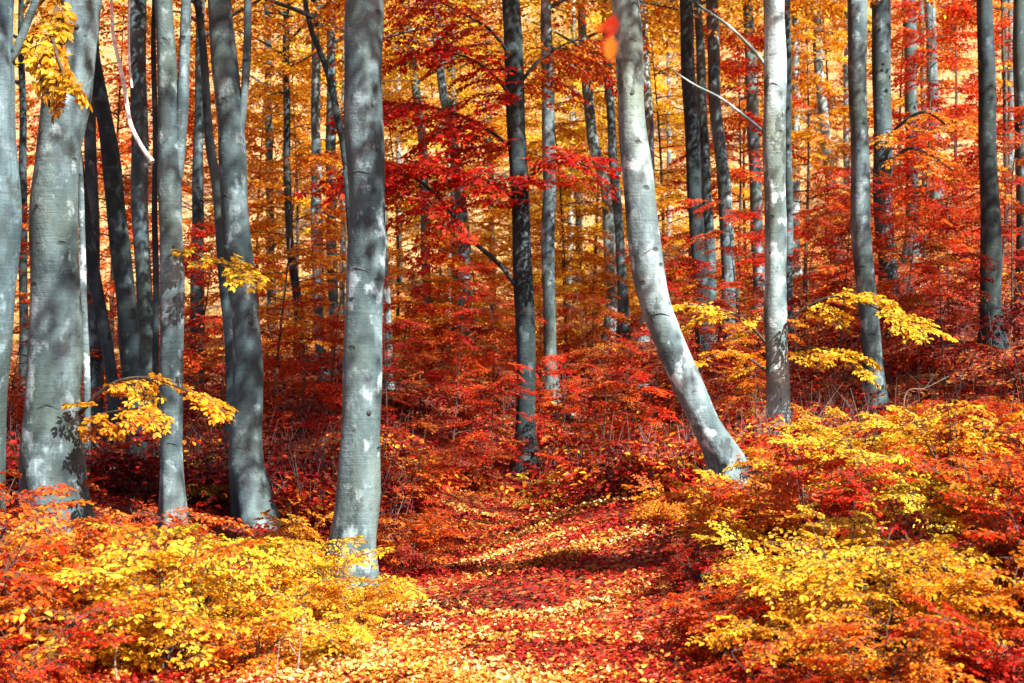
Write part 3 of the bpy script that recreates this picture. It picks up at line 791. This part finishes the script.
# young trees in the middle distance and on the hillside: px of the stem, distance, scale, shape, colour, label
YT = [
 (25, 27, 1.2, 'Y', RORA, 'young red-orange beech in the gap left of the thickest beech'),
 (112, 33, 1.0, 'T', RORA, 'tall young beech with red-orange leaves behind the dark beech beside the thickest one'),
 (200, 26, 1.15, 'Y', RED, 'young scarlet beech in the gap between the forked beech and the stout curving beech'),
 (203, 37, 1.0, 'T', ORA, 'tall young orange beech high behind the gap right of the forked beech'),
 (278, 27, 1.2, 'Y', ORA, 'young orange beech right beside the stout curving beech'),
 (296, 36, 1.0, 'T', GOLD, 'tall young beech with glowing golden leaves left of the slim far trunks'),
 (258, 45, 1.15, 'T', GOLD, 'far tall young beech with golden leaves right of the stout curving beech'),
 (322, 46, 1.1, 'T', YEL, 'far tall young yellow beech above the slim trunks left of the main beech'),
 (332, 25, .8, 'Y', RED, 'low young red beech at the left side of the main trunk'),
 (398, 42, 1.0, 'T', YEL, 'tall young yellow beech right behind the main trunk'),
 (440, 48, 1.15, 'T', YEL, 'far tall young yellow beech behind the red maple leaves'),
 (405, 30, 1.0, 'Y', ORA, 'young orange beech on the slope right of the main trunk'),
 (492, 44, 1.0, 'T', GOLD, 'tall young golden beech behind the dark beech at the end of the path'),
 (478, 29, .7, 'Y', RED, 'low young red beech left of the dark beech at the end of the path'),
 (566, 37, 1.0, 'T', GOLD, 'tall young golden beech right of the slim grey beech at the end of the path'),
 (545, 50, 1.2, 'T', YEL, 'far tall young yellow beech above the end of the path'),
 (596, 46, 1.1, 'T', YEL, 'far tall young beech with pale yellow leaves left of the leaning beech'),
 (588, 28, .75, 'Y', CRIM, 'low young crimson beech below the far pair of trunks'),
 (664, 40, 1.05, 'T', YEL, 'tall young bright yellow beech right of the leaning beech'),
 (690, 52, 1.2, 'T', GOLD, 'far tall young golden beech behind the dark trio'),
 (738, 32, .9, 'T', RED, 'tall young scarlet beech between the dark trio and the white upright trunk'),
 (745, 47, 1.1, 'T', ORA, 'far tall young orange beech behind the white upright trunk'),
 (675, 24, .7, 'Y', CRIM, 'low young crimson beech right behind the bend of the leaning beech'),
 (806, 36, 1.0, 'T', GOLD, 'tall young golden beech between the white trunk and the chalk white far beech'),
 (828, 50, 1.1, 'T', GOLD, 'far tall young golden beech behind the chalk white slanted beech'),
 (842, 25, .75, 'Y', CRIM, 'low young crimson beech left of the mottled grey beech'),
 (925, 33, .85, 'T', RED, 'tall young scarlet beech left of the blackish beech'),
 (955, 44, 1.05, 'T', ORA, 'far tall young orange beech right of the slim trunk high on the slope'),
 (1006, 36, .95, 'T', RED, 'tall young red beech between the blackish trunk and the right edge'),
 (900, 47, 1.1, 'T', ORA, 'far tall young orange beech behind the dark beech with orange sprays'),
 (948, 27, .75, 'Y', RED, 'low young red beech in front of the slope left of the blackish trunk'),
 (1012, 25, .8, 'Y', CRIM, 'low young dark crimson beech right of the blackish trunk'),
 (60, 42, 1.1, 'T', RORA, 'far tall young beech mostly hidden behind the thickest beech'),
 (165, 44, 1.1, 'T', RORA, 'far tall young beech mostly hidden behind the forked beech'),
 (510, 60, 1.4, 'T', YEL, 'most distant yellow young beech above the end of the path'),
 (620, 62, 1.4, 'T', GOLD, 'most distant golden young beech behind the leaning beech'),
 (380, 60, 1.4, 'T', GOLD, 'most distant golden young beech behind the main trunk'),
 (770, 62, 1.4, 'T', ORA, 'most distant orange young beech behind the white upright trunk'),
 (880, 64, 1.4, 'T', ORA, 'most distant orange young beech behind the mottled grey beech'),
 (980, 58, 1.3, 'T', RED, 'most distant red young beech behind the blackish trunk'),
 (240, 60, 1.4, 'T', ORA, 'most distant orange young beech behind the stout curving beech'),

 (424, 33, .8, 'Y', GOLD, 'golden sapling on the slope between the main trunk and the sunlit far beech'),
 (592, 31, .7, 'Y', GOLD, 'golden sapling below the far pale pair of trunks, left of the leaning beech'),
 (540, 41, 1.1, 'Y', YEL, 'yellow sapling high on the slope above the path end'),
 (306, 34, .9, 'Y', GOLD, 'golden sapling at the foot of the slim far beech with the flared foot'),
 (830, 38, 1.0, 'Y', GOLD, 'golden sapling at the foot of the chalk white slanted beech'),
 (388, 21, .6, 'Y', CRIM, 'crimson sapling close right of the main trunk, behind the red-orange shrub'),
 (418, 25, .8, 'Y', RED, 'red sapling on the slope left of the path end'),
 (452, 23.5, .65, 'Y', CRIM, 'crimson sapling left of the dark beech, where the path vanishes'),
 (492, 22, .5, 'Y', RED, 'small red sapling touching the left of the dark beech at the path end'),
 (500, 27, .7, 'Y', RED, 'scarlet sapling behind the dark beech at the path end'),
 (566, 24, .5, 'Y', RED, 'small red sapling right of the dark beech at the path end'),
 (602, 22, .55, 'Y', CRIM, 'crimson sapling on the slope right of the path end'),
 (636, 21, .6, 'Y', RED, 'bright red sapling left of the leaning beech bend'),
 (568, 32, .9, 'Y', ORA, 'orange sapling on the slope below the far pale pair of trunks'),
 (516, 35, 1.1, 'Y', GOLD, 'golden sapling far behind the dark beech at the path end'),
 (476, 40, 1.2, 'Y', ORA, 'orange sapling at the foot of the far sunlit beech'),
 (436, 41, 1.3, 'Y', YEL, 'yellow sapling at the foot of the far leaning pale beech'),
 (586, 37, 1.1, 'Y', YEL, 'yellow sapling left of the far pair of trunks'),
 (655, 37, 1.2, 'Y', GOLD, 'golden sapling far behind the right side of the leaning beech'),
 (696, 22.5, .6, 'Y', CRIM, 'crimson sapling in front of the dark trio of trunks'),
 (742, 25, .75, 'Y', RED, 'red sapling left of the white upright trunk foot'),
 (806, 27, .85, 'Y', RED, 'red sapling right of the white upright trunk'),
 (756, 21, .5, 'Y', ORA, 'small orange sapling touching the left of the white upright trunk foot'),
 (905, 24, .75, 'Y', RED, 'red sapling in front of the dark beech with orange sprays'),
 (850, 30, .9, 'Y', CRIM, 'crimson sapling behind the mottled grey beech'),
 (945, 22, .7, 'Y', CRIM, 'crimson sapling left of the blackish beech foot'),
 (1002, 29, 1.0, 'Y', RED, 'red sapling between the blackish beech and the right edge trunk'),
 (966, 35, 1.1, 'Y', CRIM, 'crimson sapling on the slope behind the blackish beech'),
 (890, 37, 1.1, 'Y', RED, 'scarlet sapling on the slope behind the dark beech with sprays'),
 (345, 29, .85, 'Y', ORA, 'orange sapling far behind the left side of the main trunk'),
 (302, 24, .65, 'Y', RED, 'red sapling in front of the slim far trunks left of the main beech'),
 (222, 23, .65, 'Y', CRIM, 'crimson sapling in the gap beside the stout curving beech foot'),
 (128, 24, .65, 'Y', RED, 'red sapling behind the dark beech beside the thickest one'),
 (8, 23, .75, 'Y', RED, 'red sapling behind the beech cut by the left edge'),
]
for i, (px, d, sc, k, col, label) in enumerate(YT):
    src = (YOUNG if k == 'Y' else TALL)[i % 3]
    plant('young_beech', src, px, d, sc, col, label, 'young tree', 'young beeches under the tall trees', 'stem', 'crown')

# shrubs in front and on the banks: px of the foot, distance, scale, colour, label
SH = [
 (-20, 9.3, .95, RORA, 'red-orange shrub in the bottom left corner'),
 (75, 9.0, .85, ORA, 'orange shrub at the bottom edge, right of the corner shrub on the left'),
 (165, 8.9, .85, YEL, 'clear yellow shrub at the bottom edge with pale dead stems beside it'),
 (255, 9.0, .75, ORA, 'orange shrub at the bottom edge left of the yellow leaf patch on the path'),
 (20, 10.2, 0.8, ORA, 'bright orange shrub at the left edge below the thickest beech'),
 (110, 10.4, 0.85, RORA, 'red-orange shrub in the middle of the left front thicket'),
 (195, 10.3, .85, LIME, 'yellow-green shrub in the left front thicket below the forked beech'),
 (275, 10.4, 0.6, GOLD, 'small golden shrub in front of the stout curving beech'),
 (-15, 11.4, 0.85, RORA, 'red-orange shrub at the foot of the beech cut by the left edge'),
 (70, 11.6, 0.72, ORA, 'orange shrub right in front of the thickest beech'),
 (150, 11.7, 0.72, RORA, 'red-orange shrub in front of the forked beech'),
 (225, 11.9, 0.55, RED, 'red shrub in front of the stout curving beech'),
 (300, 11.7, 0.6, YEL, 'bright yellow shrub at the left foot of the straight main beech'),
 (345, 11.3, .6, YEL, 'small yellow shrub right in front of the main beech foot'),
 (292, 13.6, 0.55, GOLD, 'golden shrub between the stout curving beech and the main beech'),
 (210, 15.6, 0.6, (.42, .27, .05), 'olive brown shrub between the forked beech and the stout curving beech'),
 (405, 14.3, .65, RORA, 'red-orange shrub right of the main beech foot beside the path'),
 (425, 13.0, 0.4, CRIM, 'small dark red shrub at the left side of the path'),
 (395, 17.0, .9, RORA, 'red-orange shrub behind the right side of the main beech'),
 (300, 18.5, .9, CRIM, 'crimson shrub behind the gap between curving beech and main beech'),
 (90, 16.0, 0.6, RED, 'red shrub right of the thickest beech foot'),
 (15, 15.0, .9, CRIM, 'dark crimson shrub between the two leftmost beeches'),
 (200, 20.0, .9, CRIM, 'dark crimson shrub deep behind the forked beech'),
 (330, 9.2, .5, YEL, 'low yellow shrub at the bottom edge left of the path'),
 (355, 10.3, 0.4, GOLD, 'small low golden shrub at the left edge of the path near the bottom'),
 (40, 13.2, 0.5, RORA, 'red-orange shrub at the very foot of the thickest beech'),
 # right bank
 (722, 9.0, 0.5, RORA, 'low red-orange shrub at the bottom edge where the path ends on the right'),
 (800, 8.7, .75, GOLD, 'golden shrub at the bottom edge in the right half, left of the yellow one'),
 (900, 8.6, .75, GOLD, 'golden shrub at the bottom edge, between a yellow and the crimson ones'),
 (1000, 8.6, .8, ORA, 'orange shrub at the bottom edge near the right corner'),
 (860, 11.7, .8, YEL, 'yellow shrub in the middle of the right thicket behind the yellow-green one'),
 (770, 11.6, .75, RORA, 'red-orange shrub on the lower bank below the white upright beech'),
 (950, 11.6, .85, GOLD, 'golden shrub in the right thicket in front of the scarlet one'),
 (775, 7.9, .55, RED, 'small red shrub cut by the bottom edge right of the path'),
 (880, 7.8, .55, ORA, 'small orange shrub cut by the bottom edge in the right half'),
 (985, 7.8, .6, RED, 'small red shrub cut by the bottom edge near the right corner'),
 (30, 7.9, .55, RED, 'small red shrub cut by the bottom edge in the left corner'),
 (765, 10.2, 0.5, YEL, 'small yellow shrub at the right edge of the path near the bottom'),
 (850, 9.9, .65, YEL, 'small lemon yellow shrub in the bottom right thicket'),
 (960, 9.8, .65, LIME, 'small yellow-green shrub in the bottom right thicket'),
 (1015, 13.8, .8, YEL, 'yellow shrub near the right edge behind the orange cut one'),
 (870, 16.0, 0.5, ORA, 'orange shrub hiding the foot of the mottled grey beech'),
 (1030, 11.8, .85, CRIM, 'crimson shrub at the right edge in the thicket'),
 (672, 13.0, 0.45, ORA, 'low orange shrub on the right edge of the path, below the leaning beech'),
 (695, 10.6, 0.4, CRIM, 'small crimson shrub beside the path at the bottom right'),
 (745, 9.4, .75, RED, 'red shrub at the bottom edge right of the path'),
 (850, 9.2, .8, YEL, 'yellow shrub at the bottom edge in the right half'),
 (950, 9.2, .8, CRIM, 'crimson shrub at the bottom edge near the right corner'),
 (1040, 9.4, .85, RED, 'red shrub in the bottom right corner'),
 (745, 11.3, 0.6, GOLD, 'golden shrub on the lower bank right of the path'),
 (810, 10.8, .8, RED, 'bright red shrub in the middle of the right front thicket'),
 (905, 10.8, .85, LIME, 'yellow-green shrub in the middle of the right front thicket'),
 (1000, 10.9, .85, RORA, 'red-orange shrub by the right edge in the front thicket'),
 (712, 12.9, 0.36, YEL, 'bright yellow shrub at the foot of the leaning beech'),
 (790, 12.6, 0.62, YEL, 'yellow shrub in front of the white upright beech'),
 (880, 12.6, 0.75, YEL, 'yellow shrub in the centre of the right thicket below the mottled grey beech'),
 (970, 12.7, 0.75, RED, 'scarlet shrub in the right thicket below the blackish beech'),
 (1045, 12.8, .95, ORA, 'orange shrub cut by the right edge'),
 (770, 13.7, 0.36, RORA, 'red-orange shrub overlapping the right side of the leaning beech foot'),
 (840, 14.6, 0.68, YEL, 'tall yellow shrub between the white beech and the mottled grey beech'),
 (925, 14.8, 0.75, RORA, 'red-orange shrub on the bank right of the mottled grey beech'),
 (1010, 15.0, 1.0, RORA, 'red-orange shrub on the bank below the right edge trunk'),
 (815, 17.2, 0.55, GOLD, 'golden shrub just right of the white beech foot'),
 (895, 17.6, 0.6, RORA, 'red-orange shrub at the foot of the mottled grey beech'),
 (975, 18.0, 1.0, RED, 'red shrub in front of the blackish beech'),
 (1040, 18.5, 1.0, ORA, 'orange shrub behind the right edge thicket'),
 (665, 16.0, 0.5, GOLD, 'low golden shrub left of the leaning beech foot'),
 (620, 18.0, .75, RED, 'red shrub on the slope right of the path end'),
 (540, 19.5, .55, LIME, 'small yellow-green shrub on the right side of the path end'),
 (410, 22.5, .6, LIME, 'small yellow-green shrub left of the path end'),
 (190, 17.5, .6, LIME, 'small yellow-green shrub right behind the forked beech'),
 (580, 21.0, .85, CRIM, 'crimson shrub right of the dark beech at the end of the path'),
 (470, 21.5, .85, CRIM, 'crimson shrub left of the dark beech at the end of the path'),
 (415, 19.0, 0.7, RED, 'red shrub on the left bend of the path'),
 (675, 19.5, .85, RORA, 'red-orange shrub behind the leaning beech foot'),
]
for i, (px, d, sc, col, label) in enumerate(SH):
    plant('leafy_shrub', SHRUBS[i % 6], px, d, sc, col, label, 'shrub', 'leafy shrubs of the forest floor')

# ------------------------------------------------------------------ undergrowth of the hillside and fallen leaves on the ground (nobody could count them)
def path_x(y): return np.interp(y, [5, 9, 13, 16, 19, 22, 26], [.25, .15, .05, -.05, -.25, -.7, -1.5])
def path_w(y): return np.interp(y, [5, 9, 14, 18, 22, 26], [1.35, 1.2, .95, .8, .6, .3])
lv = Leaves()
n = 12000
yy = 15.5 + 95 * rng.random(n) ** 1.85
xx = (rng.random(n) * 2 - 1) * (.345 * yy + 1.2)
keepm = np.abs(xx - path_x(yy)) > path_w(yy) * 1.05
keepm |= yy > 25
xx, yy = xx[keepm], yy[keepm]
zz = ground(xx, yy)
tbu = Tubes()
for x, y, z in zip(xx, yy, zz):
    hgt = rng.uniform(.04, .75) ** 1.2 * (.75 + .55 * math.sin(x * 1.9 + 1.3 * math.sin(y * .8)) * math.sin(y * 1.3 + x * .5)) * (1.0 if y > 22 else .7)
    put_spray(lv, None, np.array([x, y, z + hgt]), rng.uniform(0, 6.28), rng.normal(.05, .2), rng.uniform(.7, 1.2), leaf=1.05 + .006 * y, keep=.36 if y < 30 else .26)
    if y < 34:
        k1, k2 = rng.normal(0, .12, 2)
        tbu.add([(x + k1, y + k2, z - .03), (x + k1 * .3, y + k2 * .3, z + hgt * .6), (x, y, z + hgt), (x - k1 * 1.2, y - k2, z + hgt + rng.uniform(.1, .5))], [.006, .005, .004, .002], 3)
V, Fq = lv.arrays()
print('undergrowth leaves', len(Fq) // 2)
V2, F2 = tbu.arrays()
BRUSHWOOD = plain_mat('dry_brushwood', (0.13, 0.095, 0.085))
o = obj('undergrowth', mesh_from('undergrowth', np.concatenate([V, V2]), np.concatenate([Fq, F2 + len(V)]), [BRUSH, BRUSHWOOD], np.concatenate([np.zeros(len(Fq), int), np.ones(len(F2), int)]))); o['kind'] = 'stuff'
o['label'] = 'knee high red and orange undergrowth covering the wooded hillside'; o['category'] = 'undergrowth'

n = 190000
yy = 7.5 + 20 * rng.random(n) ** 1.25
xx = (rng.random(n) * 2 - 1) * (.34 * yy + .6)
zz = ground(xx, yy) + rng.uniform(.004, .045, n)
P = np.stack([xx, yy, zz], -1)
a = rng.uniform(0, 6.28, n)
D = np.stack([np.cos(a), np.sin(a), rng.normal(0, .3, n)], -1)
Nn = np.stack([rng.normal(0, .4, n), rng.normal(-.1, .4, n), np.ones(n)], -1)
lv = Leaves(); lv.add(P, D, Nn, .031 * rng.uniform(.5, 1.6, n))
V, Fq = lv.arrays(5.5)
o = obj('fallen_leaves', mesh_from('fallen_leaves', V, Fq, LITTER)); o['kind'] = 'stuff'
o['label'] = 'carpet of fallen red and yellow leaves on the forest path'; o['category'] = 'fallen leaves'

lv = Leaves()  # bands of yellow leaves, paled to paint sun streaks across the path
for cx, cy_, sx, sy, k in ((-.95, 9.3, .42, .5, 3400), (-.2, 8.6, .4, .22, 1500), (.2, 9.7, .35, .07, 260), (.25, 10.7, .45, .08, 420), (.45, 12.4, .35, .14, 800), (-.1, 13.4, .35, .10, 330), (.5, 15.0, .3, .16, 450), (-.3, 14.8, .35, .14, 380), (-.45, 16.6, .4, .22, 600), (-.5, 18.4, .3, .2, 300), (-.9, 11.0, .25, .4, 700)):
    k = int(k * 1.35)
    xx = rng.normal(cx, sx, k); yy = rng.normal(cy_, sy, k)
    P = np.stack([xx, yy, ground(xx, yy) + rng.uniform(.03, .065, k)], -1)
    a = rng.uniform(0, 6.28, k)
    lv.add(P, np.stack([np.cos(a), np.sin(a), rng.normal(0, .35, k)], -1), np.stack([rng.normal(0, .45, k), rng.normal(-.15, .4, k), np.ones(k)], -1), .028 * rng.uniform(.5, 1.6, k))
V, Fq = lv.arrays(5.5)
LITTER_SUN = palette_leaf_mat('sunstreak_yellow_leaf', [(0.24, (0.16, 0.06, 0.02)), (0.30, (0.50, 0.05, 0.015)), (0.44, (0.80, 0.32, 0.03)), (0.56, (0.88, 0.55, 0.11)), (0.70, (0.88, 0.68, 0.34))], 1.2)
o = obj('sunstreak_yellow_leaves', mesh_from('sunstreak_yellow_leaves', V, Fq, LITTER_SUN)); o['kind'] = 'stuff'
o['label'] = 'yellow fallen leaves paled to stand for sun streaks on the path'; o['category'] = 'fallen leaves'

# ------------------------------------------------------------------ small things
def bare_branch(name, label, cat, runs, mat, x, y, z):
    r = thing(name, label, cat, (x, y, z))
    for nm, pts, r0, r1 in runs:
        B = catmull(np.array([(*p, 0) for p in pts]), .05)[:, :3]
        tb = Tubes(); tb.add(B, np.linspace(r0, r1, len(B)), 7, wob=.1)
        V, Fq = tb.arrays(); obj(nm, mesh_from(nm, V, Fq, mat, smooth=True), r)
    return r
def pxrun(run, d, ox, oz, dd=0.0):
    m = len(run)
    return [(X(a, d) - ox, dd * i / (m - 1), Z(b, d) - oz) for i, (a, b) in enumerate(run)]
# the bleached dead branch resting on the dark beech
d = 16.5
bx, bz = X(152, d), Z(160, d)
bare_branch('dead_branch', 'bleached white dead branch hung up against the dark beech left of the forked one', 'dead branch',
  [('stem', pxrun([(153, 162), (142, 148), (128, 122), (121, 85), (113, 52), (107, 28), (104, -8)], d, bx, bz, .3), .026, .016),
   ('side_branch', pxrun([(132, 88), (127, 60), (124, 18), (123, -6)], d, bx, bz, .3), .014, .012)], PALE, bx, d, bz)
# pale bare stems in the front
for (pxs, dd_, label) in [
    ([[(118, 690), (116, 655), (128, 625), (148, 598)], [(124, 632), (112, 605)]], 8.6, 'pale bare dead stems rising through the yellow shrub at the bottom left'),
    ([[(296, 690), (300, 650), (305, 615)], [(299, 660), (290, 640)]], 8.8, 'single pale bare stem at the bottom edge, left of the path'),
    ([[(275, 690), (278, 660), (281, 640)]], 8.7, 'short pale bare stem at the bottom edge beside the taller bare stem'),
    ([[(642, 462), (648, 440), (652, 425)], [(646, 448), (640, 432)]], 17.0, 'forked pale twig standing in the red leaves left of the leaning beech'),
    ([[(684, 470), (680, 445), (677, 425)]], 15.5, 'thin pale twig just left of the leaning beech foot'),
    ([[(905, 396), (925, 388), (948, 376)], [(925, 388), (936, 372)]], 19.0, 'bleached twig lying across the red shrubs right of the mottled grey beech')]:
    x0, z0 = X(pxs[0][0][0], dd_), Z(pxs[0][0][1], dd_)
    g = gz(x0, dd_)
    runs = [('stem' if k == 0 else 'side_twig', pxrun(q, dd_, x0, z0, -.05), .006 if k == 0 else .004, .002) for k, q in enumerate(pxs)]
    if z0 > g:   # stand it on the ground
        runs[0] = ('stem', [(.02, 0, g - z0 - .05)] + runs[0][1], .009, .003)
    bare_branch('dead_twig', label, 'dead twig', runs, DULL, x0, dd_, z0)

def stone(px, d, s, label):
    x = X(px, d)
    u = np.linspace(0, np.pi, 12); v = np.linspace(0, 2 * np.pi, 18, endpoint=False)
    U, W = np.meshgrid(u, v, indexing='ij')
    r = 1 + .14 * np.sin(3 * W + 2 * U + px) * np.sin(U) + .1 * np.sin(5 * W - 3 * U)* np.sin(U)
    V = np.stack([r * np.sin(U) * np.cos(W) * s, r * np.sin(U) * np.sin(W) * s * .8, r * np.cos(U) * s * .75], -1)
    k = 18
    i = np.arange(11)[:, None] * k; j = np.arange(k)[None, :]; j2 = (j + 1) % k
    Fq = np.stack([i + j, i + k + j, i + k + j2, i + j2], -1).reshape(-1, 4)
    o = obj('stone', mesh_from('stone', V.reshape(-1, 3), Fq, STONE, smooth=True))
    o.location = (x, d, gz(x, d) + s * .35)
    o['label'] = label; o['category'] = 'stone'; o['group'] = 'stones on the forest floor'
stone(563, 26.5, .16, 'pale stone at the foot of the slim grey beech by the path end')
stone(644, 27.5, .2, 'largest pale stone on the slope left of the leaning beech')
stone(884, 15.7, .1, 'grey stone half hidden in the red shrubs below the mottled grey beech')
stone(83, 10.0, .11, 'bluish grey stone peeping through the left front thicket')

# one leaf hanging close to the lens on a twig from above
d = 3.2
x0, z0 = X(612, d), Z(30, d)
r = thing('hanging_twig', 'blurred orange leaves on a twig hanging close to the lens, before the leaning beech', 'leafy twig', (x0, d, z0))
tb = Tubes(); tb.add([(.12, .05, .55), (.05, .02, .25), (.015, 0, .06), (0, 0, 0)], [.004, .003, .0016, .0012], 6)
V, Fq = tb.arrays(); obj('twig', mesh_from('twig', V, Fq, TWIG, smooth=True), r)
for P_, D_, S_, N_, C_ in (((.0, 0, -.012), (-.12, 0, -1), .050, (.1, -1, .1), (.82, .24, .012, 0)), ((.004, -.004, .03), (-.25, .1, -1), .050, (.25, -1, .2), (.62, .03, .010, 0)), ((.004, 0, .012), (-1, .1, -.3), .045, (.0, -.8, .6), (.75, .12, .01, 0))):
    lv = Leaves(); lv.add(np.array([P_], float), np.array([D_], float), np.array([N_], float), np.array([S_]))
    V, Fq = lv.arrays(); obj('leaf', mesh_from('leaf', V, Fq, LEAF), r, C_)
